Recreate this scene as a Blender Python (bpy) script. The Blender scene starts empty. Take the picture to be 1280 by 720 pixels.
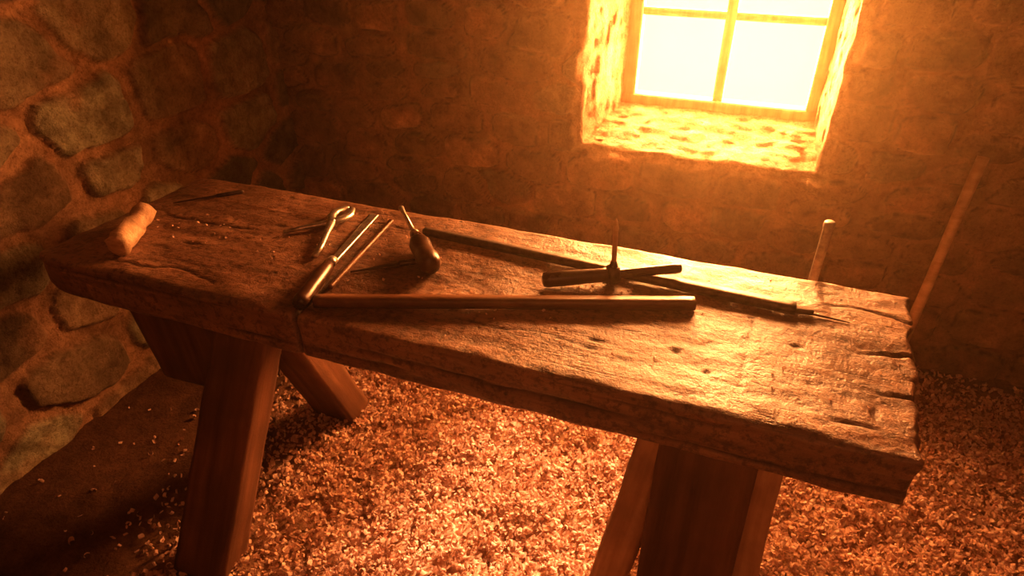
import bpy, math, random
import numpy as np
from mathutils import Vector, Matrix
random.seed(7)
RNG = np.random.default_rng(11)
scene = bpy.context.scene

# ------------------------------------------------------------------ noise
def _hash(ix, iy, iz, seed):
    n = (ix.astype(np.int64)*374761393 + iy.astype(np.int64)*668265263 + iz.astype(np.int64)*2147483647 + seed*1274126177) & 0xffffffff
    n = ((n ^ (n >> 13)) * 1274126177) & 0xffffffff
    n = ((n ^ (n >> 16)) * 2246822519) & 0xffffffff
    return ((n ^ (n >> 15)) & 0xffffff) / float(0xffffff)
def vnoise(x, y, z, seed=0):
    ix, iy, iz = np.floor(x), np.floor(y), np.floor(z)
    fx, fy, fz = x-ix, y-iy, z-iz
    fx = fx*fx*(3-2*fx); fy = fy*fy*(3-2*fy); fz = fz*fz*(3-2*fz)
    r = 0
    for a in (0, 1):
        for b in (0, 1):
            for c in (0, 1):
                w = (fx if a else 1-fx)*(fy if b else 1-fy)*(fz if c else 1-fz)
                r = r + w*_hash(ix+a, iy+b, iz+c, seed)
    return r*2-1
def fbm(x, y, z, scale=1, octs=4, seed=0):
    r = 0; a = 1; t = 0
    for o in range(octs):
        r = r + a*vnoise(x*scale, y*scale, z*scale, seed+o*17)
        t += a; a *= .5; scale *= 2.03
    return r/t
def sstep(a, b, x):
    t = np.clip((x-a)/(b-a), 0, 1); return t*t*(3-2*t)

# ------------------------------------------------------------------ materials
def new_mat(name):
    m = bpy.data.materials.new(name); m.use_nodes = True
    nt = m.node_tree
    return m, nt, nt.nodes['Principled BSDF']
def ramp(nt, stops):
    r = nt.nodes.new('ShaderNodeValToRGB'); e = r.color_ramp.elements
    while len(e) < len(stops): e.new(.5)
    for i, (p, c) in enumerate(stops):
        e[i].position = p; e[i].color = (c[0], c[1], c[2], 1)
    return r
def mixc(nt, fac, a, b, mode='MIX'):
    m = nt.nodes.new('ShaderNodeMix'); m.data_type = 'RGBA'; m.blend_type = mode
    for sock, v in ((m.inputs[0], fac), (m.inputs[6], a), (m.inputs[7], b)):
        if isinstance(v, (int, float)): sock.default_value = v
        elif isinstance(v, tuple): sock.default_value = (v[0], v[1], v[2], 1)
        else: nt.links.new(v, sock)
    return m.outputs[2]
def noise_node(nt, vec, scale, detail=5, rough=.6):
    n = nt.nodes.new('ShaderNodeTexNoise'); n.inputs['Scale'].default_value = scale
    n.inputs['Detail'].default_value = detail; n.inputs['Roughness'].default_value = rough
    nt.links.new(vec, n.inputs['Vector']); return n.outputs['Fac']
def mapping(nt, scale=(1, 1, 1), coord='Object'):
    tc = nt.nodes.new('ShaderNodeTexCoord'); mp = nt.nodes.new('ShaderNodeMapping')
    mp.inputs['Scale'].default_value = scale
    nt.links.new(tc.outputs[coord], mp.inputs['Vector']); return mp.outputs['Vector']
def bump(nt, h, strength, dist, prev=None):
    b = nt.nodes.new('ShaderNodeBump'); b.inputs['Strength'].default_value = strength
    b.inputs['Distance'].default_value = dist; nt.links.new(h, b.inputs['Height'])
    if prev is not None: nt.links.new(prev, b.inputs['Normal'])
    return b.outputs['Normal']

def wood_mat(name, dark, light, axis=0, rough=(.45, .75), bs=.5, grain=26, pits=0.0, spec=.5, attr=None, fine_s=130, fine_b=.8):
    m, nt, p = new_mat(name)
    s = [grain]*3; s[axis] = grain*.07
    v = mapping(nt, tuple(s)); v2 = mapping(nt, (1, 1, 1))
    g = noise_node(nt, v, 1.0, 8, .65)
    blot = noise_node(nt, v2, 5.0, 5, .6)
    fine = noise_node(nt, v2, fine_s, 5, .7)
    r1 = ramp(nt, [(.3, dark), (.72, light)]); nt.links.new(g, r1.inputs['Fac'])
    rb = ramp(nt, [(.3, (.45, .42, .4)), (.65, (1, 1, 1))]); nt.links.new(blot, rb.inputs['Fac'])
    c = mixc(nt, .8, r1.outputs['Color'], rb.outputs['Color'], 'MULTIPLY')
    if pits:
        vo = nt.nodes.new('ShaderNodeTexVoronoi'); vo.inputs['Scale'].default_value = 24
        nt.links.new(v2, vo.inputs['Vector'])
        rp = ramp(nt, [(.06, (.2, .17, .15)), (.16, (1, 1, 1))]); nt.links.new(vo.outputs['Distance'], rp.inputs['Fac'])
        spot = noise_node(nt, v2, 9, 2, .5)
        rs = ramp(nt, [(.5, (0, 0, 0)), (.6, (1, 1, 1))]); nt.links.new(spot, rs.inputs['Fac'])
        pm = mixc(nt, rs.outputs['Color'], (1, 1, 1), rp.outputs['Color'])
        c = mixc(nt, pits, c, pm, 'MULTIPLY')
        sp2 = noise_node(nt, v2, 55, 4, .75)
        r2 = ramp(nt, [(.38, (.25, .2, .18)), (.52, (1, 1, 1))]); nt.links.new(sp2, r2.inputs['Fac'])
        c = mixc(nt, .8, c, r2.outputs['Color'], 'MULTIPLY')
        vc = mapping(nt, (1.6, 34, 34)); ck = noise_node(nt, vc, 1.0, 3, .55)
        rk = ramp(nt, [(.482, (1, 1, 1)), (.5, (.3, .25, .22)), (.518, (1, 1, 1))]); nt.links.new(ck, rk.inputs['Fac'])
        ckm = noise_node(nt, v2, 3.2, 3, .5); rkm = ramp(nt, [(.5, (0, 0, 0)), (.64, (1, 1, 1))]); nt.links.new(ckm, rkm.inputs['Fac'])
        ckc = mixc(nt, rkm.outputs['Color'], (1, 1, 1), rk.outputs['Color'])
        c = mixc(nt, .7, c, ckc, 'MULTIPLY')
    if attr:
        at = nt.nodes.new('ShaderNodeAttribute'); at.attribute_name = attr
        c = mixc(nt, at.outputs['Fac'], c, (dark[0]*.15, dark[1]*.15, dark[2]*.15))
    nt.links.new(c, p.inputs['Base Color'])
    mr = nt.nodes.new('ShaderNodeMapRange'); mr.inputs[1].default_value = .3; mr.inputs[2].default_value = .7
    mr.inputs[3].default_value = rough[0]; mr.inputs[4].default_value = rough[1]
    nt.links.new(blot, mr.inputs[0]); nt.links.new(mr.outputs[0], p.inputs['Roughness'])
    p.inputs['Specular IOR Level'].default_value = spec
    n1 = bump(nt, g, bs, .004); n2 = bump(nt, fine, bs*fine_b, .0022, n1)
    if pits:
        n2 = bump(nt, pm, .6, .003, n2); n2 = bump(nt, sp2, .75, .005, n2); n2 = bump(nt, ckc, .5, .002, n2)
    nt.links.new(n2, p.inputs['Normal']); return m

def metal_mat(name, col, rough=.4, metallic=.9):
    m, nt, p = new_mat(name)
    v = mapping(nt); n = noise_node(nt, v, 45, 6, .65)
    r = ramp(nt, [(.35, tuple(x*.45 for x in col)), (.65, col)]); nt.links.new(n, r.inputs['Fac'])
    nt.links.new(r.outputs['Color'], p.inputs['Base Color'])
    p.inputs['Metallic'].default_value = metallic
    mr = nt.nodes.new('ShaderNodeMapRange'); mr.inputs[3].default_value = rough+.25; mr.inputs[4].default_value = rough-.1
    nt.links.new(n, mr.inputs[0]); nt.links.new(mr.outputs[0], p.inputs['Roughness'])
    nt.links.new(bump(nt, n, .3, .001), p.inputs['Normal']); return m

def stone_mat(name):
    m, nt, p = new_mat(name)
    a = nt.nodes.new('ShaderNodeAttribute'); a.attribute_name = 'albedo'
    v = mapping(nt)
    n1 = noise_node(nt, v, 14, 8, .72); n2 = noise_node(nt, v, 90, 5, .75)
    r1 = ramp(nt, [(.3, (.45, .4, .36)), (.7, (1.35, 1.3, 1.25))]); nt.links.new(n1, r1.inputs['Fac'])
    c = mixc(nt, .85, a.outputs['Color'], r1.outputs['Color'], 'MULTIPLY')
    r3 = ramp(nt, [(.36, (.5, .46, .42)), (.52, (1.05, 1.05, 1.05))]); nt.links.new(n2, r3.inputs['Fac'])
    c = mixc(nt, .6, c, r3.outputs['Color'], 'MULTIPLY')
    nt.links.new(c, p.inputs['Base Color']); p.inputs['Roughness'].default_value = .9
    p.inputs['Specular IOR Level'].default_value = .25
    b1 = bump(nt, n1, .9, .022); b2 = bump(nt, n2, .9, .008, b1)
    nt.links.new(b2, p.inputs['Normal']); return m

# ------------------------------------------------------------------ mesh helpers
def link(ob, parent=None):
    scene.collection.objects.link(ob)
    if parent is not None: ob.parent = parent
    return ob
def np_mesh(name, V, F, mat, smooth=True, cols=None, fattr=None, parent=None):
    me = bpy.data.meshes.new(name)
    V = np.asarray(V, dtype=np.float32); F = np.asarray(F, dtype=np.int32)
    me.vertices.add(len(V)); me.vertices.foreach_set('co', V.ravel())
    k = F.shape[1]
    me.loops.add(F.size); me.loops.foreach_set('vertex_index', F.ravel())
    me.polygons.add(len(F)); me.polygons.foreach_set('loop_start', np.arange(0, F.size, k, dtype=np.int32))
    me.update(calc_edges=True); me.validate()
    me.polygons.foreach_set('use_smooth', np.full(len(me.polygons), smooth))
    if cols is not None:
        at = me.color_attributes.new('albedo', 'FLOAT_COLOR', 'POINT')
        at.data.foreach_set('color', np.hstack([cols, np.ones((len(cols), 1))]).astype(np.float32).ravel())
    if fattr is not None:
        at = me.attributes.new(fattr[0], 'FLOAT', 'POINT'); at.data.foreach_set('value', fattr[1].astype(np.float32))
    me.materials.append(mat)
    return link(bpy.data.objects.new(name, me), parent)
def grid_faces(nu, nv):
    i = np.arange(nu*nv).reshape(nu, nv)
    return np.stack([i[:-1, :-1], i[1:, :-1], i[1:, 1:], i[:-1, 1:]], -1)

def box_pts(h, res):
    ns = [max(2, int(round(2*a/res))+1) for a in h]
    Vs, Fs, off = [], [], 0
    for ax in range(3):
        u, v = [(1, 2), (2, 0), (0, 1)][ax]
        for sg in (-1, 1):
            U, W = np.meshgrid(np.linspace(-h[u], h[u], ns[u]), np.linspace(-h[v], h[v], ns[v]), indexing='ij')
            P = np.zeros(U.shape+(3,)); P[..., u] = U; P[..., v] = W; P[..., ax] = sg*h[ax]
            f = grid_faces(ns[u], ns[v]).reshape(-1, 4)
            if sg < 0: f = f[:, ::-1]
            Vs.append(P.reshape(-1, 3)); Fs.append(f+off); off += U.size
    V = np.vstack(Vs); F = np.vstack(Fs)
    key = np.round(V*1e5).astype(np.int64)
    _, first, inv = np.unique(key, axis=0, return_index=True, return_inverse=True)
    inv = inv.ravel()
    return V[first], inv[F]
def round_box(h, r, res):
    h = np.array(h, float); V, F = box_pts(h, res)
    inner = np.clip(V, -(h-r), h-r); d = V-inner
    L = np.linalg.norm(d, axis=1, keepdims=True)+1e-9
    N = d/L
    return inner+N*r, F, N
def rough_box(name, h, r, res, mat, amp=.003, seed=0, parent=None, M=None, deform=None, nscale=9):
    V, F, N = round_box(h, r, res)
    n = fbm(V[:, 0]*.35, V[:, 1], V[:, 2], nscale, 4, seed)
    V = V+N*(n*amp)[:, None]
    fa = None
    if deform: V, fa = deform(V)
    ob = np_mesh(name, V, F, mat, True, fattr=fa, parent=parent)
    if M is not None: ob.matrix_world = M
    return ob
def beam_matrix(p0, p1, xhint=(1, 0, 0)):
    p0, p1 = Vector(p0), Vector(p1); z = (p1-p0).normalized(); x = Vector(xhint)
    x = (x-z*x.dot(z)).normalized(); y = z.cross(x)
    M = Matrix((x, y, z)).transposed().to_4x4(); M.translation = (p0+p1)/2
    return M
def frame_x(p0, p1):
    p0, p1 = Vector(p0), Vector(p1); x = (p1-p0).normalized(); z = Vector((0, 0, 1)); z = (z-x*z.dot(x)).normalized()
    y = z.cross(x); M = Matrix((x, y, z)).transposed().to_4x4(); M.translation = (p0+p1)/2
    return M

class Build:
    def __init__(s): s.v = []; s.f = []; s.m = []
    def add(s, V, F, mi=0):
        o = len(s.v); s.v += [tuple(map(float, p)) for p in V]
        for f in F: s.f.append([int(i)+o for i in f]); s.m.append(mi)
    def tube(s, pts, radii, mi=0, seg=14, flat=1.0, up=(0, 0, 1), wob=0, seed=0):
        pts = [Vector(p) for p in pts]; n = len(pts); V = []; F = []
        rr = random.Random(seed)
        for i, p in enumerate(pts):
            t = (pts[min(i+1, n-1)]-pts[max(i-1, 0)]).normalized(); u = Vector(up)
            if abs(t.dot(u)) > .95: u = Vector((1, 0, 0))
            sd = t.cross(u).normalized(); u2 = sd.cross(t).normalized()
            for k in range(seg):
                a = 2*math.pi*k/seg; r = radii[i]*(1+wob*rr.uniform(-1, 1))
                V.append(p+sd*math.cos(a)*r+u2*math.sin(a)*r*flat)
        for i in range(n-1):
            for k in range(seg):
                k2 = (k+1) % seg
                F.append((i*seg+k, i*seg+k2, (i+1)*seg+k2, (i+1)*seg+k))
        F.append(tuple(range(seg))[::-1]); F.append(tuple(range((n-1)*seg, n*seg)))
        s.add(V, F, mi)
    def lathe(s, p0, p1, prof, mi=0, seg=24, wob=0, seed=0, flat=1.0):
        p0, p1 = Vector(p0), Vector(p1)
        s.tube([p0.lerp(p1, t) for t, _ in prof], [r for _, r in prof], mi, seg, flat, wob=wob, seed=seed)
    def bar(s, p0, p1, w, h, mi=0, r=.002, taper=(1, 1), amp=0.0006, zt=(1, 1)):
        L = (Vector(p1)-Vector(p0)).length
        V, F, N = round_box((L/2, w/2, h/2), r, max(.006, L/60))
        V = V+N*(fbm(V[:, 0], V[:, 1], V[:, 2], 30, 3, int(L*1000))*amp)[:, None]
        t = (V[:, 0]/L+.5); k = taper[0]*(1-t)+taper[1]*t; V[:, 1] *= k
        k2 = zt[0]*(1-t)+zt[1]*t; V[:, 2] = (V[:, 2]+h/2)*k2-h/2
        M = np.array(frame_x(p0, p1)); V = V@M[:3, :3].T+M[:3, 3]
        s.add(V, F, mi)
    def done(s, name, mats, smooth=True, parent=None):
        me = bpy.data.meshes.new(name)
        c = np.mean(np.array(s.v), axis=0)
        me.from_pydata([tuple(np.array(p)-c) for p in s.v], [], s.f); me.update()
        for m in mats: me.materials.append(m)
        me.polygons.foreach_set('material_index', s.m)
        me.polygons.foreach_set('use_smooth', [smooth]*len(s.f))
        ob = link(bpy.data.objects.new(name, me), parent); ob.location = c
        return ob

# ------------------------------------------------------------------ stone walls
M_STONE = stone_mat('rubble_stone')
def stone_layout(U, V, seed, w, h, gap, warp=.03, k=.006, soft=.011, jit=.22):
    rr = np.random.default_rng(seed); shp = U.shape
    Uw = U+warp*fbm(U, V, 0*U, 4, 2, seed)+.010*fbm(U, V, 0*U, 18, 3, seed+2)
    Vw = V+warp*fbm(U, V, 0*U+7, 3, 2, seed+5)+.010*fbm(U, V, 0*U+3, 18, 3, seed+3)
    P = []
    v = V.min()-.2
    while v < V.max()+.3:
        hh = rr.uniform(*h); u = U.min()-.3-rr.uniform(0, .3)
        while u < U.max()+.4:
            ww = rr.uniform(*w)
            if rr.uniform() < .18 and hh > sum(h)/2*.9:
                P.append((u+ww/2, v+hh*.25+rr.uniform(-.02, .02))); P.append((u+ww/2+rr.uniform(-.03, .03), v+hh*.78))
            else: P.append((u+ww/2+rr.uniform(-.03, .03), v+hh/2+rr.uniform(-jit, jit)*hh))
            u += ww
        v += hh
    P = np.array(P); ax = np.mean(h)/np.mean(w)*1.05
    Q = P*np.array([ax, 1.0]); n = len(Q)
    wt = rr.uniform(-.0015, .0015, n)
    A = (Uw*ax).ravel(); B_ = Vw.ravel()
    ids = np.zeros(A.size, int); dd = np.zeros(A.size)
    CH = 6000
    for s in range(0, A.size, CH):
        a = A[s:s+CH, None]; b = B_[s:s+CH, None]
        sel = (Q[:, 0] > a.min()-.5) & (Q[:, 0] < a.max()+.5)
        ix = np.nonzero(sel)[0]; q = Q[ix]
        dx, dy = np.abs(a-q[:, 0]), np.abs(b-q[:, 1])
        dist = (dx**3.6+dy**3.6)**(1/3.6)-wt[ix]*6
        m = dist.argmin(1); dm = dist[np.arange(len(m)), m]
        e = (dist-dm[:, None])*.5; e[np.arange(len(m)), m] = 9
        dd[s:s+CH] = -k*np.log(np.exp(-np.clip(e, 0, 2)/k).sum(1)+1e-30)
        ids[s:s+CH] = ix[m]
    g = gap*rr.uniform(.3, 1.9, n)
    e = (dd-g[ids]).reshape(shp)
    mask = sstep(0, soft, e)
    r = rr.uniform(0, 1, (3, n))
    return mask, r[0][ids].reshape(shp), r[1][ids].reshape(shp), r[2][ids].reshape(shp)

def wall_cols(mask, tone, tint, U, V, mortar, cA, cB, cC, seed, vis=1.0, joint=.35):
    mortar, cA, cB, cC = map(np.array, (mortar, cA, cB, cC))
    st = cA+(cB-cA)*tint[..., None]; st = st+(cC-st)*(sstep(.6, 1, tone))[..., None]
    st = st*(.5+.85*tone)[..., None]
    n = fbm(U, V, 0*U, 7, 4, seed)[..., None]
    st = st*(1+.55*fbm(U, V, 0*U+5, 13, 4, seed+1))[..., None]
    m = mortar*(1+.5*n)
    smear = sstep(.18, .55, fbm(U, V, 0*U+9, 4.5, 4, seed+8))
    vk = mask*vis*(1-.65*smear); k = vk[..., None]
    c = m*(1-k)+st*k
    dirt = np.exp(-((mask-.25)/.22)**2)*(1-smear)*joint
    c = c*(1-dirt[..., None])
    return np.clip(c, 0.01, .9)

H_C = 2.6; XL, XR, YB, YF = -2.12, 2.5, 2.6, -1.5
ox0, ox1, oz0, oz1 = -.635, .305, .76, 1.76
ix0, ix1, iz0, iz1 = -.516, .277, .888, 1.68
DEP = .29
def seg(a, b, st): return np.linspace(a, b, max(2, int(round(abs(b-a)/st))+1))
xs = np.unique(np.round(np.concatenate([seg(XL-.03, ox0, .0090), seg(ox0, ix0, .006), seg(ix0, ix1, .0115), seg(ix1, ox1, .0014), seg(ox1, XR+.03, .0090)]), 6))
zs = np.unique(np.round(np.concatenate([seg(-.03, oz0, .0090), seg(oz0, iz0, .0055), seg(iz0, iz1, .010), seg(iz1, oz1, .005), seg(oz1, H_C+.03, .0115)]), 6))
X, Z = np.meshgrid(xs, zs, indexing='ij')
a = np.minimum(np.clip((X-ox0)/(ix0-ox0), 0, 1), np.clip((ox1-X)/(ox1-ix1), 0, 1))
b = np.minimum(np.clip((Z-oz0)/(iz0-oz0), 0, 1), np.clip((oz1-Z)/(oz1-iz1), 0, 1))
dep = np.minimum(a, b)
mask, tone, tint, pro = stone_layout(X, Z, 21, (.17, .38), (.10, .19), .006, .03)
edge = np.maximum(np.maximum(ox0-X, X-ox1), np.maximum(oz0-Z, Z-oz1))
plaster = 1-sstep(.01, .045, edge+.03*fbm(X, Z, 0*X, 9, 3, 88))
mask = mask*(1-plaster)
dispn = .012*fbm(X, Z, 0*X, 5, 4, 3)+.010*fbm(X, Z, 0*X, 26, 3, 4)
relief = mask*(.010+.030*pro)+dispn
relief = np.where(dep > 0, relief*.6*(1-sstep(.85, 1, dep))+.026*fbm(X*1, Z*1, dep*2, 18, 4, 9)*np.clip(dep*6, 0, 1)*(1-.7*sstep(.85, 1, dep)), relief)
Y = YB+DEP*dep-relief
wob = 1-np.clip(np.abs(edge)/.08, 0, 1)
wob = np.maximum(wob, (dep > 0)*(dep < .9)*.8)
Xd = X+wob*.014*fbm(X, Z, dep, 11, 3, 31); Zd = Z+wob*.016*fbm(X, Z, dep+4, 11, 3, 33)
C = wall_cols(mask, tone, tint, X, Z, (.40, .23, .14), (.28, .155, .09), (.46, .28, .17), (.15, .11, .08), 5, .95, .65)
pl = np.clip(plaster, 0, 1)[..., None]*.9
C = C*(1-pl)+np.array((.56, .42, .29))*(1+.5*fbm(X, Z, 0*X, 18, 4, 77))[..., None]*pl
F = grid_faces(len(xs), len(zs)); inside = (dep[:-1, :-1] >= .999) & (dep[1:, 1:] >= .999) & (dep[1:, :-1] >= .999) & (dep[:-1, 1:] >= .999)
F = F[~inside]
np_mesh('wall_back', np.stack([Xd, Y, Zd], -1).reshape(-1, 3), F, M_STONE, cols=C.reshape(-1, 3))
ys = seg(YF-.03, YB+.05, .0095); zl = seg(-.03, H_C+.03, .0095)
Yg, Zg = np.meshgrid(ys, zl, indexing='ij')
mask, tone, tint, pro = stone_layout(Yg, Zg, 64, (.24, .46), (.17, .30), .014, .045, .005, .011, .28)
rel = mask*(.014+.028*pro)+.016*fbm(Yg, Zg, 0*Yg, 5, 4, 8)+.011*fbm(Yg, Zg, 0*Yg, 26, 3, 14)
C = wall_cols(mask, tone, tint, Yg, Zg, (.46, .31, .20), (.32, .23, .15), (.26, .28, .20), (.24, .25, .18), 6, 1.0, .45)
np_mesh('wall_left', np.stack([XL+rel, Yg, Zg], -1).reshape(-1, 3), grid_faces(len(ys), len(zl)).reshape(-1, 4), M_STONE, cols=C.reshape(-1, 3))
ys = seg(YF-.03, YB+.05, .035); zl = seg(-.03, H_C+.03, .035)
Yg, Zg = np.meshgrid(ys, zl, indexing='ij')
mask, tone, tint, pro = stone_layout(Yg, Zg, 90, (.2, .45), (.16, .26), .012)
C = wall_cols(mask, tone, tint, Yg, Zg, (.42, .22, .12), (.27, .15, .09), (.4, .23, .13), (.2, .14, .09), 7)
np_mesh('wall_right', np.stack([XR-mask*.02, Yg, Zg], -1).reshape(-1, 3), grid_faces(len(ys), len(zl)).reshape(-1, 4), M_STONE, cols=C.reshape(-1, 3))
xg = seg(XL-.03, XR+.03, .035)
Xg, Zg = np.meshgrid(xg, zl, indexing='ij')
mask, tone, tint, pro = stone_layout(Xg, Zg, 91, (.2, .45), (.16, .26), .012)
C = wall_cols(mask, tone, tint, Xg, Zg, (.42, .22, .12), (.27, .15, .09), (.4, .23, .13), (.2, .14, .09), 7)
np_mesh('wall_front', np.stack([Xg, YF+mask*.02, Zg], -1).reshape(-1, 3), grid_faces(len(xg), len(zl)).reshape(-1, 4), M_STONE, cols=C.reshape(-1, 3))
M_CEIL = wood_mat('ceiling_boards', (.07, .04, .02), (.2, .11, .06), 0)
rough_box('ceiling', ((XR-XL)/2+.1, (YB-YF)/2+.1, .04), .01, .2, M_CEIL, .002, 3, M=Matrix.Translation(((XL+XR)/2, (YB+YF)/2, H_C+.03)))

# ------------------------------------------------------------------ floor & shavings
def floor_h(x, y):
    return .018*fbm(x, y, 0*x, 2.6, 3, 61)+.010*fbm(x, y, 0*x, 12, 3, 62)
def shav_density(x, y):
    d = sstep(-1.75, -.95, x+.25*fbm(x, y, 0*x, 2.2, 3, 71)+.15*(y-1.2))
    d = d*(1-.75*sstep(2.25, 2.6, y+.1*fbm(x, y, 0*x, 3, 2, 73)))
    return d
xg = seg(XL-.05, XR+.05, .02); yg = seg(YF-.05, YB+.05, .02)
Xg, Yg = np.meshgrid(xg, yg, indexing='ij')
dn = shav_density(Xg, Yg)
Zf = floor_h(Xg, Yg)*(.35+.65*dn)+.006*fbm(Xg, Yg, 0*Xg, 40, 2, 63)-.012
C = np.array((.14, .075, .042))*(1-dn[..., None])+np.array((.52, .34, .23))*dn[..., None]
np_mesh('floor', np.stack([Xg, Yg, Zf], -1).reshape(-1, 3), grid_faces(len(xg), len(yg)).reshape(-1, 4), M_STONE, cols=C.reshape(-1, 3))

def shavings(name, N, sampler, hfun, size, parent_mat, seed):
    r = np.random.default_rng(seed)
    x, y = sampler(r, N); N = len(x)
    K = 5
    rad = r.uniform(.003, .0085, N)*size; w = r.uniform(.003, .008, N)*size; ang = r.uniform(.8, 4.6, N)
    tw = r.uniform(-.5, .5, N)
    V = np.zeros((N, K, 2, 3))
    for k in range(K):
        th = ang*(k/(K-1)-.5); rk = rad*(1-.06*k)
        for j, sg in enumerate((-1, 1)):
            V[:, k, j, 0] = rk*np.sin(th); V[:, k, j, 2] = rk*np.cos(th)
            V[:, k, j, 1] = sg*w*(.55+.45*np.sin(math.pi*(k+.6)/K))+tw*rad*k*.5
    V -= V.mean(axis=(1, 2), keepdims=True)
    q = r.normal(size=(N, 4)); q[:, 1:3] *= .9; q /= np.linalg.norm(q, axis=1, keepdims=True)
    a, b, c, d = q.T
    R = np.array([[1-2*(c*c+d*d), 2*(b*c-a*d), 2*(b*d+a*c)], [2*(b*c+a*d), 1-2*(b*b+d*d), 2*(c*d-a*b)], [2*(b*d-a*c), 2*(c*d+a*b), 1-2*(b*b+c*c)]]).transpose(2, 0, 1)
    V = np.einsum('nij,nklj->nkli', R, V)
    zmin = V[..., 2].min(axis=(1, 2))
    z0 = hfun(x, y, r)
    V[..., 0] += x[:, None, None]; V[..., 1] += y[:, None, None]; V[..., 2] += (z0-zmin)[:, None, None]
    idx = np.arange(N*K*2).reshape(N, K, 2)
    F = np.stack([idx[:, :-1, 0], idx[:, 1:, 0], idx[:, 1:, 1], idx[:, :-1, 1]], -1).reshape(-1, 4)
    t = r.uniform(0, 1, N)
    col = np.array((.66, .44, .33))[None]*(1-t[:, None])+np.array((.86, .69, .58))[None]*t[:, None]
    col *= r.uniform(.85, 1.05, N)[:, None]
    col = np.repeat(col, K*2, axis=0)
    return np_mesh(name, V.reshape(-1, 3), F, parent_mat, True, cols=col)
m, nt, p = new_mat('pale_shaving'); M_SHAV = m
at = nt.nodes.new('ShaderNodeAttribute'); at.attribute_name = 'albedo'
nn = noise_node(nt, mapping(nt), 60, 3, .6)
rr_ = ramp(nt, [(.3, (.85, .8, .76)), (.7, (1.1, 1.1, 1.1))]); nt.links.new(nn, rr_.inputs['Fac'])
cc = mixc(nt, 1.0, at.outputs['Color'], rr_.outputs['Color'], 'MULTIPLY')
nt.links.new(cc, p.inputs['Base Color'])
p.inputs['Roughness'].default_value = .9; p.inputs['Specular IOR Level'].default_value = .1
tl = nt.nodes.new('ShaderNodeBsdfTranslucent'); nt.links.new(cc, tl.inputs['Color'])
ms = nt.nodes.new('ShaderNodeMixShader'); ms.inputs[0].default_value = .33
nt.links.new(p.outputs[0], ms.inputs[1]); nt.links.new(tl.outputs[0], ms.inputs[2])
nt.links.new(ms.outputs[0], nt.nodes['Material Output'].inputs['Surface'])
def samp_floor(r, N):
    x = r.uniform(-2.05, 2.1, N*2); y = r.uniform(-.2, 2.55, N*2)
    d = shav_density(x, y); cl = .8+.35*fbm(x, y, 0*x, 7, 2, 83)
    k = r.uniform(0, 1, N*2) < np.clip((d*.99+.01)*cl, 0, 1)
    return x[k][:N], y[k][:N]
def h_floor(x, y, r):
    d = shav_density(x, y)
    base = floor_h(x, y)*(.35+.65*d)-.012
    cl = np.clip(.5+.9*fbm(x, y, 0*x, 9, 3, 83), 0, 1)
    cl2 = np.clip(.5+1.2*fbm(x, y, 0*x, 20, 2, 85), 0, 1)
    return base+r.uniform(.45, 1, len(x))*(.004+(.022*cl+.032*cl2)*d)-.002
shavings('wood_shavings', 105000, samp_floor, h_floor, 1.2, M_SHAV, 5)

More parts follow.
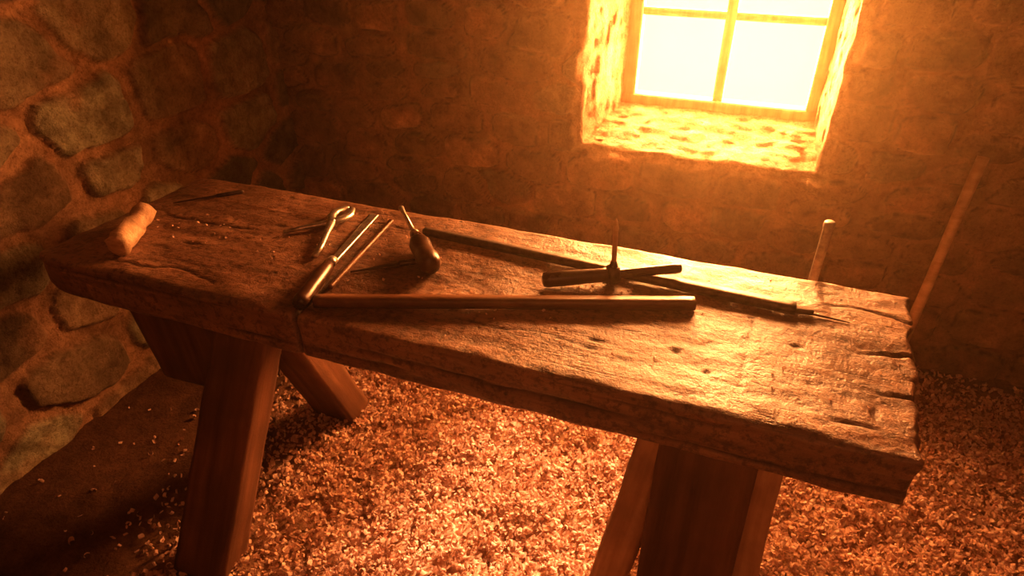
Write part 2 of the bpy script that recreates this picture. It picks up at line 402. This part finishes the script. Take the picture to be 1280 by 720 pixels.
# ------------------------------------------------------------------ workbench
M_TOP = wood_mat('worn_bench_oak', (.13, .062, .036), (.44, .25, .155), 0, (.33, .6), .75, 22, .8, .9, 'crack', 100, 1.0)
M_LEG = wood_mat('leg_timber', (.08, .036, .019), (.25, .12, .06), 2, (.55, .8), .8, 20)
M_LEG_LIT = wood_mat('lit_leg_timber', (.36, .20, .11), (.74, .48, .30), 2, (.55, .8), .6, 20)  # leg timber with the light on the braces put into its colour
bench = link(bpy.data.objects.new('workbench', None))
bx0, bx1, by0, by1, bz = -1.775, .45, 1.015, 1.62, .85
TH = .125
hx, hy = (bx1-bx0)/2, (by1-by0)/2; cx, cy = (bx0+bx1)/2, (by0+by1)/2
def bench_def(V):
    x = V[:, 0]+cx; y = V[:, 1]+cy; z = V[:, 2]; top = sstep(.03, .055, z)
    crack = np.zeros(len(V))
    def cr(yc, xs_, xe, wd, amp, sd):
        yy = yc+.03*fbm(x, 0*x, 0*x+sd, 9, 3, sd)
        t = sstep(xs_-.02, xs_+.08, x)*(1-sstep(xe-.03, xe+.001, x)) if xe < bx1 else sstep(xs_, xs_+.14, x)
        g = np.exp(-((y-yy)/wd)**2)*t
        return g*amp, g
    dz = np.zeros(len(V))
    for args in ((1.50, .20, 1, .004, .007, 1), (1.34, .28, 1, .0045, .009, 2), (1.19, .30, 1, .004, .008, 4),
                 (1.09, .24, .38, .004, .006, 5), (1.27, .36, 1, .004, .006, 10), (1.50, -1.2, -.6, .003, .0025, 6), (1.15, -.6, -.2, .0035, .003, 7), (1.08, -1.6, -1.2, .004, .004, 8), (1.35, -1.7, -1.3, .004, .004, 12)):
        d_, g_ = cr(*args); dz += d_*top; crack = np.maximum(crack, g_*(top*.85+.1))
        endf = sstep(bx1-.02, bx1-.002, x)
        V[:, 0] -= g_*endf*.008; crack = np.maximum(crack, g_*endf)
    for xc, y0_, y1_, am in ((.10, 1.10, 1.42, .002), (-.02, 1.12, 1.36, .0015)):
        g = np.exp(-((x-xc-.004*fbm(y, y, 0*y, 6, 2, 5))/.004)**2)*sstep(y0_, y0_+.04, y)*(1-sstep(y1_-.05, y1_, y))
        dz += g*am*top; crack = np.maximum(crack, g*top*.55)
    for xc, yc, rx, ry in ((-.045, 1.19, .012, .009), (.03, 1.14, .009, .006), (.20, 1.30, .012, .007), (-.22, 1.17, .022, .005), (-1.25, 1.40, .022, .011), (-1.42, 1.22, .022, .008), (.36, 1.13, .006, .022)):
        g = np.exp(-((x-xc)/rx)**2-((y-yc)/ry)**2)*top; dz += g*.005; crack = np.maximum(crack, g*.9)
    g = np.exp(-((x+.93)/.0065)**2); fr = 1-sstep(by0, by0+.012, y)
    V[:, 1] += g*fr*.016; dz += g*top*(1-sstep(1.05, 1.35, y))*.012
    crack = np.maximum(crack, g*np.maximum(fr, top*(1-sstep(1.05, 1.35, y))))
    for zc, sd in ((.03, 40), (.0, 42), (-.035, 44)):
        zz = zc+.012*fbm(x, 0*x, 0*x, 2.5, 3, sd)
        on = sstep(-.15, .2, fbm(x, 0*x, 0*x+2, 2.2, 2, sd+7))
        g2 = np.exp(-((z-zz)/.004)**2)*fr*on; V[:, 1] += g2*.007; crack = np.maximum(crack, g2*.85)
    n = fbm(x, y, 0*x, 4, 3, 15)
    dz += top*(.003*n+.0035*fbm(x*.5, y, 0*x, 26, 3, 17)+.002)
    ef = np.clip(1-(y-by0)/.02, 0, 1)*top
    dz += ef*.007*np.clip(fbm(x, 0*x, 0*x, 11, 3, 19)+.3, 0, 1)
    V[:, 1] += (1-sstep(by0, by0+.02, y))*.007*fbm(x*.6, z*1.5, 0*x, 16, 4, 29)
    er = np.clip(1-(bx1-x)/.03, 0, 1)
    V[:, 0] -= er*.02*np.clip(fbm(y, z, 0*z, 14, 3, 23)+.4, 0, 1)
    V[:, 0] += sstep(-.6, bx1, x)*.085*(y-1.22)
    V[:, 0] -= np.clip(1-(x-bx0)/.5, 0, 1)*.05*np.clip((by1-.1-y)/.5, 0, 1)
    el = np.clip(1-(x-bx0)/.12, 0, 1)
    fy = np.clip(1-(y-by0)/.3, 0, 1)
    V[:, 1] += (el**2.2)*fy*.035
    dz += el**2*top*.016
    V[:, 2] -= dz
    return V, ('crack', np.clip(crack, 0, 1))
ob = rough_box('tabletop', (hx, hy, TH/2), .012, .0062, M_TOP, .0022, 4, bench, None, bench_def)
ob.location = (cx, cy, bz-TH/2)

def taper_z(tb, tt):
    def f(V):
        zz = V[:, 2]; h = np.abs(zz).max(); t = (zz/h+1)/2
        k = tb*(1-t)+tt*t; V = V.copy(); V[:, 0] *= k; V[:, 1] *= (k+1)/2
        return V, None
    return f
def leg(name, p0, p1, w, d, mat=M_LEG, r=.008, seed=0, tp=None, xh=(1, 0, 0)):
    L = (Vector(p1)-Vector(p0)).length
    return rough_box(name, (w/2, d/2, L/2), r, .016, mat, .005, seed, bench, beam_matrix(p0, p1, xh), taper_z(*tp) if tp else None)
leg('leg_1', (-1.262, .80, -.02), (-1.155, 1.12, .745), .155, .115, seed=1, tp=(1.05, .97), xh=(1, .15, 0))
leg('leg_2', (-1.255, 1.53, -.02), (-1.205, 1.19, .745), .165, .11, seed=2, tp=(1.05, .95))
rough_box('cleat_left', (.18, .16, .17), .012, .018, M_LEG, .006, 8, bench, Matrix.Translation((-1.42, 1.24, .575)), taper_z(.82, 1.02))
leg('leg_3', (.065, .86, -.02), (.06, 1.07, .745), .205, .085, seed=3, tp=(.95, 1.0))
leg('brace_1', (-.145, .99, -.02), (-.035, 1.06, .745), .09, .07, M_LEG_LIT, seed=4)
leg('brace_2', (.195, .97, -.02), (.165, 1.07, .745), .09, .07, M_LEG_LIT, seed=5)
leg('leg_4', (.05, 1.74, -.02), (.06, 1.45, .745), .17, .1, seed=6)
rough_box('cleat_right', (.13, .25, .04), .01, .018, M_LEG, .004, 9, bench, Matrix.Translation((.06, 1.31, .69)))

# ------------------------------------------------------------------ tools on the bench
ZT = bz-.001
M_STEEL = metal_mat('worn_steel', (.72, .66, .58), .30)
M_RODS = metal_mat('grey_iron_rod', (.50, .46, .40), .5, .25)
M_IRON = metal_mat('dark_iron', (.11, .08, .065), .4, .8)
M_DARKW = wood_mat('dark_handle_wood', (.03, .014, .008), (.10, .046, .024), 0, (.2, .4), .25, 40)
M_PALEW = wood_mat('pale_tool_wood', (.46, .29, .16), (.84, .62, .40), 0, (.45, .65), .4, 30)
M_HANDW = wood_mat('rough_carved_wood', (.30, .19, .11), (.74, .51, .33), 0, (.6, .8), 1.0, 45)
M_MIDW = wood_mat('mid_tool_wood', (.10, .045, .022), (.26, .13, .065), 0, (.3, .5), .4, 30)

B = Build()
B.lathe((-1.545, 1.085, ZT+.033), (-1.652, 1.298, ZT+.031), [(0, .016), (.015, .028), (.08, .035), (.17, .032), (.26, .036), (.36, .032), (.45, .034), (.55, .029), (.66, .025), (.75, .028), (.84, .033), (.93, .029), (.985, .022), (1, .01)], 0, 11, .14, 5)
B.done('carved_wooden_handle', [M_HANDW], smooth=True)
B = Build()
B.lathe((-1.66, 1.40, ZT+.006), (-1.508, 1.55, ZT+.006), [(0, .001), (.1, .0022), (.6, .003), (.62, .006), (.8, .0065), (.97, .006), (1, .002)], 0, 10)
B.done('scratch_awl', [M_IRON])
B = Build()
zc = ZT+.011
B.tube([(-1.205, 1.352, zc-.003), (-1.17, 1.385, zc), (-1.13, 1.418, zc+.002), (-1.10, 1.445, zc+.003), (-1.080, 1.478, zc+.002), (-1.078, 1.512, zc), (-1.093, 1.548, zc), (-1.104, 1.554, zc)], [.0065, .008, .0085, .014, .013, .012, .010, .005], 0, 12, .75)
B.tube([(-1.036, 1.262, zc-.003), (-1.052, 1.32, zc), (-1.075, 1.38, zc+.002), (-1.10, 1.445, zc+.003), (-1.124, 1.482, zc+.002), (-1.130, 1.516, zc), (-1.116, 1.548, zc), (-1.106, 1.555, zc)], [.009, .009, .009, .014, .013, .012, .010, .005], 0, 12, .75)
B.lathe((-1.10, 1.445, ZT+.002), (-1.10, 1.445, ZT+.025), [(0, .013), (.8, .013), (1, .009)], 0, 16)
B.done('pincers', [M_STEEL])
B = Build()
B.lathe((-.921, 1.03, ZT+.021), (-.962, 1.225, ZT+.02), [(0, .008), (.02, .017), (.1, .021), (.35, .019), (.7, .0205), (.9, .016), (1, .012)], 0, 18, .03, 2)
B.lathe((-.962, 1.225, ZT+.02), (-.967, 1.25, ZT+.018), [(0, .0145), (1, .013)], 1, 16)
B.bar((-.966, 1.245, ZT+.014), (-1.018, 1.552, ZT+.006), .028, .009, 1, .002, (.75, 1.1), zt=(1, .35))
B.done('long_chisel', [M_DARKW, M_STEEL])
B = Build(); B.bar((-.909, 1.142, ZT+.007), (-.943, 1.528, ZT+.007), .012, .012, 0, .002)
B.done('marking_stick', [M_MIDW])
B = Build()
hz = ZT+.031
B.lathe((-.690, 1.285, hz), (-.812, 1.43, hz), [(0, .010), (.03, .024), (.12, .031), (.25, .031), (.38, .028), (.46, .027), (.55, .029), (.68, .030), (.8, .025), (.9, .018), (1, .014)], 0, 24, .03, 6)
B.lathe((-.812, 1.43, hz), (-.824, 1.444, hz), [(0, .0145), (1, .012)], 1, 18)
B.lathe((-.824, 1.444, hz), (-.935, 1.575, hz-.002), [(0, .0065), (.8, .0062), (.86, .008), (.99, .009), (1, .006)], 1, 12)
B.done('turnscrew', [M_DARKW, M_STEEL])
B = Build(); B.bar((-.905, 1.232, ZT+.003), (-.80, 1.31, ZT+.004), .022, .004, 0, .001, (.1, 1)); B.bar((-.802, 1.309, ZT+.006), (-.765, 1.337, ZT+.006), .018, .011, 1, .003)  # dark knife shape standing in for the shadow beside the turnscrew
B.done('shadow_knife', [M_IRON, M_DARKW])
B = Build(); B.bar((-.905, 1.07, ZT+.013), (-.027, 1.378, ZT+.013), .030, .024, 0, .0025)
B.done('straightedge', [M_MIDW])
B = Build()
B.bar((-.82, 1.495, ZT+.010), (.205, 1.443, ZT+.010), .038, .019, 0, .003, (.55, 1))
B.bar((.195, 1.4435, ZT+.009), (.245, 1.441, ZT+.008), .03, .014, 0, .003, (1, .25))
B.lathe((.23, 1.442, ZT+.005), (.325, 1.435, ZT+.003), [(0, .004), (1, .0012)], 0, 8)
B.done('long_rasp', [M_IRON])
B = Build()
c = Vector((-.241, 1.416, ZT+.029)); e0 = Vector((-.405, 1.337, ZT+.023)); e1 = Vector((-.079, 1.495, ZT+.036))
B.lathe(e0, c, [(0, .009), (.02, .018), (.08, .021), (.5, .0195), (.85, .018), (1, .020)], 0, 22, .02, 4)
B.lathe(c, e1, [(0, .020), (.08, .0125), (.3, .012), (.9, .0135), (.98, .0125), (1, .008)], 0, 20, .02, 5)
B.lathe(c-Vector((.014, .007, 0)), c+Vector((.014, .007, 0)), [(0, .022), (.2, .026), (.8, .026), (1, .022)], 1, 22)
B.lathe(c+Vector((0, 0, .02)), c+Vector((0, 0, .04)), [(0, .013), (1, .007)], 1, 16)
B.lathe(c+Vector((0, 0, .035)), c+Vector((-.004, 0, .158)), [(0, .0065), (.7, .0065), (.8, .0075), (1, .001)], 2, 12)
B.done('t_handle_gimlet', [M_DARKW, M_IRON, M_PALEW])
B = Build(); B.lathe((.285, 1.86, 0), (.252, 1.637, 1.005), [(0, .012), (.982, .012), (.984, .0135), (1, .0135)], 0, 14)
B.done('iron_rod', [M_RODS])
B = Build()
pts = [Vector((.70, 2.30, 0)).lerp(Vector((.808, 2.555, .915)), t)+Vector((.004*math.sin(5*t), 0, 0)) for t in np.linspace(0, 1, 12)]
B.tube(pts, [.0185+.0012*math.sin(7*i) for i in range(12)], 0, 14)
B.done('wooden_pole', [M_PALEW])
def samp_top(r, N):
    cen = [(-1.45, 1.3, .12), (-1.12, 1.33, .08), (-.85, 1.4, .1), (-.25, 1.38, .06), (-.5, 1.3, .25), (.1, 1.25, .2)]
    xs_, ys_ = [], []
    for x0, y0, s in cen:
        k = N//len(cen); xs_.append(r.normal(x0, s, k)); ys_.append(r.normal(y0, s*.6, k))
    x = np.concatenate(xs_); y = np.concatenate(ys_); k = (x > bx0+.1) & (x < bx1-.05) & (y > by0+.04) & (y < by1-.04)
    return x[k], y[k]
shavings('bench_crumbs', 220, samp_top, lambda x, y, r: np.full(len(x), bz-.004), .55, M_SHAV, 9)

# ------------------------------------------------------------------ window
M_FRAME = wood_mat('window_wood', (.42, .26, .12), (.74, .5, .26), 2, (.5, .7), .3, 30)  # wood paled to stand in for bloom washing over the bars
m, nt, p = new_mat('old_glass'); M_GLASS = m
out = nt.nodes['Material Output']; tr = nt.nodes.new('ShaderNodeBsdfTransparent'); gl = nt.nodes.new('ShaderNodeBsdfGlossy'); mx = nt.nodes.new('ShaderNodeMixShader')
gl.inputs['Roughness'].default_value = .08; mx.inputs[0].default_value = .05
nt.links.new(tr.outputs[0], mx.inputs[1]); nt.links.new(gl.outputs[0], mx.inputs[2]); nt.links.new(mx.outputs[0], out.inputs['Surface'])
win = link(bpy.data.objects.new('window_1', None))
wy = YB+DEP+.0
def wbar(name, x0, x1, z0, z1, y0, y1):
    rough_box(name, ((x1-x0)/2, (y1-y0)/2, (z1-z0)/2), .005, .03, M_FRAME, .0012, 3, win, Matrix.Translation(((x0+x1)/2, (y0+y1)/2, (z0+z1)/2)))
fx0, fx1, fz0, fz1 = ix0-.03, ix1+.03, iz0-.03, iz1+.03
wbar('frame_left', fx0, fx0+.075, fz0, fz1, wy-.02, wy+.05)
wbar('frame_right', fx1-.075, fx1, fz0, fz1, wy-.02, wy+.05)
wbar('frame_bottom', fx0, fx1, fz0, fz0+.06, wy-.022, wy+.05)
wbar('frame_top', fx0, fx1, fz1-.075, fz1, wy-.02, wy+.05)
wbar('mullion', -.142, -.100, fz0+.05, fz1-.05, wy, wy+.04)
wbar('glazing_bar', fx0+.06, fx1-.06, 1.240, 1.272, wy+.004, wy+.036)
np_mesh('glass', [(fx0+.05, wy+.02, fz0+.04), (fx1-.05, wy+.02, fz0+.04), (fx1-.05, wy+.02, fz1-.05), (fx0+.05, wy+.02, fz1-.05)], [(0, 1, 2, 3)], M_GLASS, False, parent=win)

# ------------------------------------------------------------------ light
w = bpy.data.worlds.new('evening_sky'); scene.world = w; w.use_nodes = True
bg = w.node_tree.nodes['Background']; bg.inputs[0].default_value = (1, .60, .085, 1); bg.inputs[1].default_value = 8.0
def area(name, loc, rot, sx, sy, e, col):
    l = bpy.data.lights.new(name, 'AREA'); l.shape = 'RECTANGLE'; l.size = sx; l.size_y = sy; l.energy = e; l.color = col
    o = link(bpy.data.objects.new(name, l)); o.location = loc; o.rotation_euler = rot; return o
area('window_daylight', (-.12, 3.12, 1.32), (math.radians(-90), 0, 0), 1.1, 1.15, 560, (1, .36, .115))
s = bpy.data.lights.new('low_sun', 'SUN'); s.energy = 19; s.angle = math.radians(9); s.color = (1, .46, .23)
so = link(bpy.data.objects.new('low_sun', s)); so.rotation_euler = Vector((-.30, -1.6, -1.2)).to_track_quat('-Z', 'Y').to_euler(); so.location = (1, 5, 4)
area('added_fill_light', (.6, -.6, 2.45), (math.radians(25), 0, 0), 1.2, 1.2, 14, (1, .33, .12))  # unseen fill light added behind the camera to brighten the bench front
me = bpy.data.meshes.new('glow_haze')  # scatter volume added for the glow around the window
a0, a1 = (XL+.06, YF+.06, .07), (XR-.06, YB-.045, H_C-.06)
vs = [(x, y, z) for x in (a0[0], a1[0]) for y in (a0[1], a1[1]) for z in (a0[2], a1[2])]
me.from_pydata(vs, [], [(0, 1, 3, 2), (4, 6, 7, 5), (0, 4, 5, 1), (2, 3, 7, 6), (0, 2, 6, 4), (1, 5, 7, 3)])
m = bpy.data.materials.new('glow_haze'); m.use_nodes = True; nt = m.node_tree
nt.nodes.remove(nt.nodes['Principled BSDF']); vsn = nt.nodes.new('ShaderNodeVolumeScatter')
vsn.inputs['Color'].default_value = (1, .8, .45, 1); vsn.inputs['Density'].default_value = .018; vsn.inputs['Anisotropy'].default_value = .78
nt.links.new(vsn.outputs[0], nt.nodes['Material Output'].inputs['Volume'])
me.materials.append(m); link(bpy.data.objects.new('glow_haze', me))

# ------------------------------------------------------------------ camera
cam = bpy.data.cameras.new('camera'); cam.sensor_width = 36; cam.lens = 36*810/1280; cam.clip_start = .02
co = link(bpy.data.objects.new('camera', cam)); co.location = (0, 0, 1.75); co.rotation_euler = (math.radians(57.1), 0, math.radians(20))
scene.camera = co
scene.view_settings.view_transform = 'Standard'
try: scene.view_settings.look = 'Medium High Contrast'
except Exception as ex: print('look', ex)
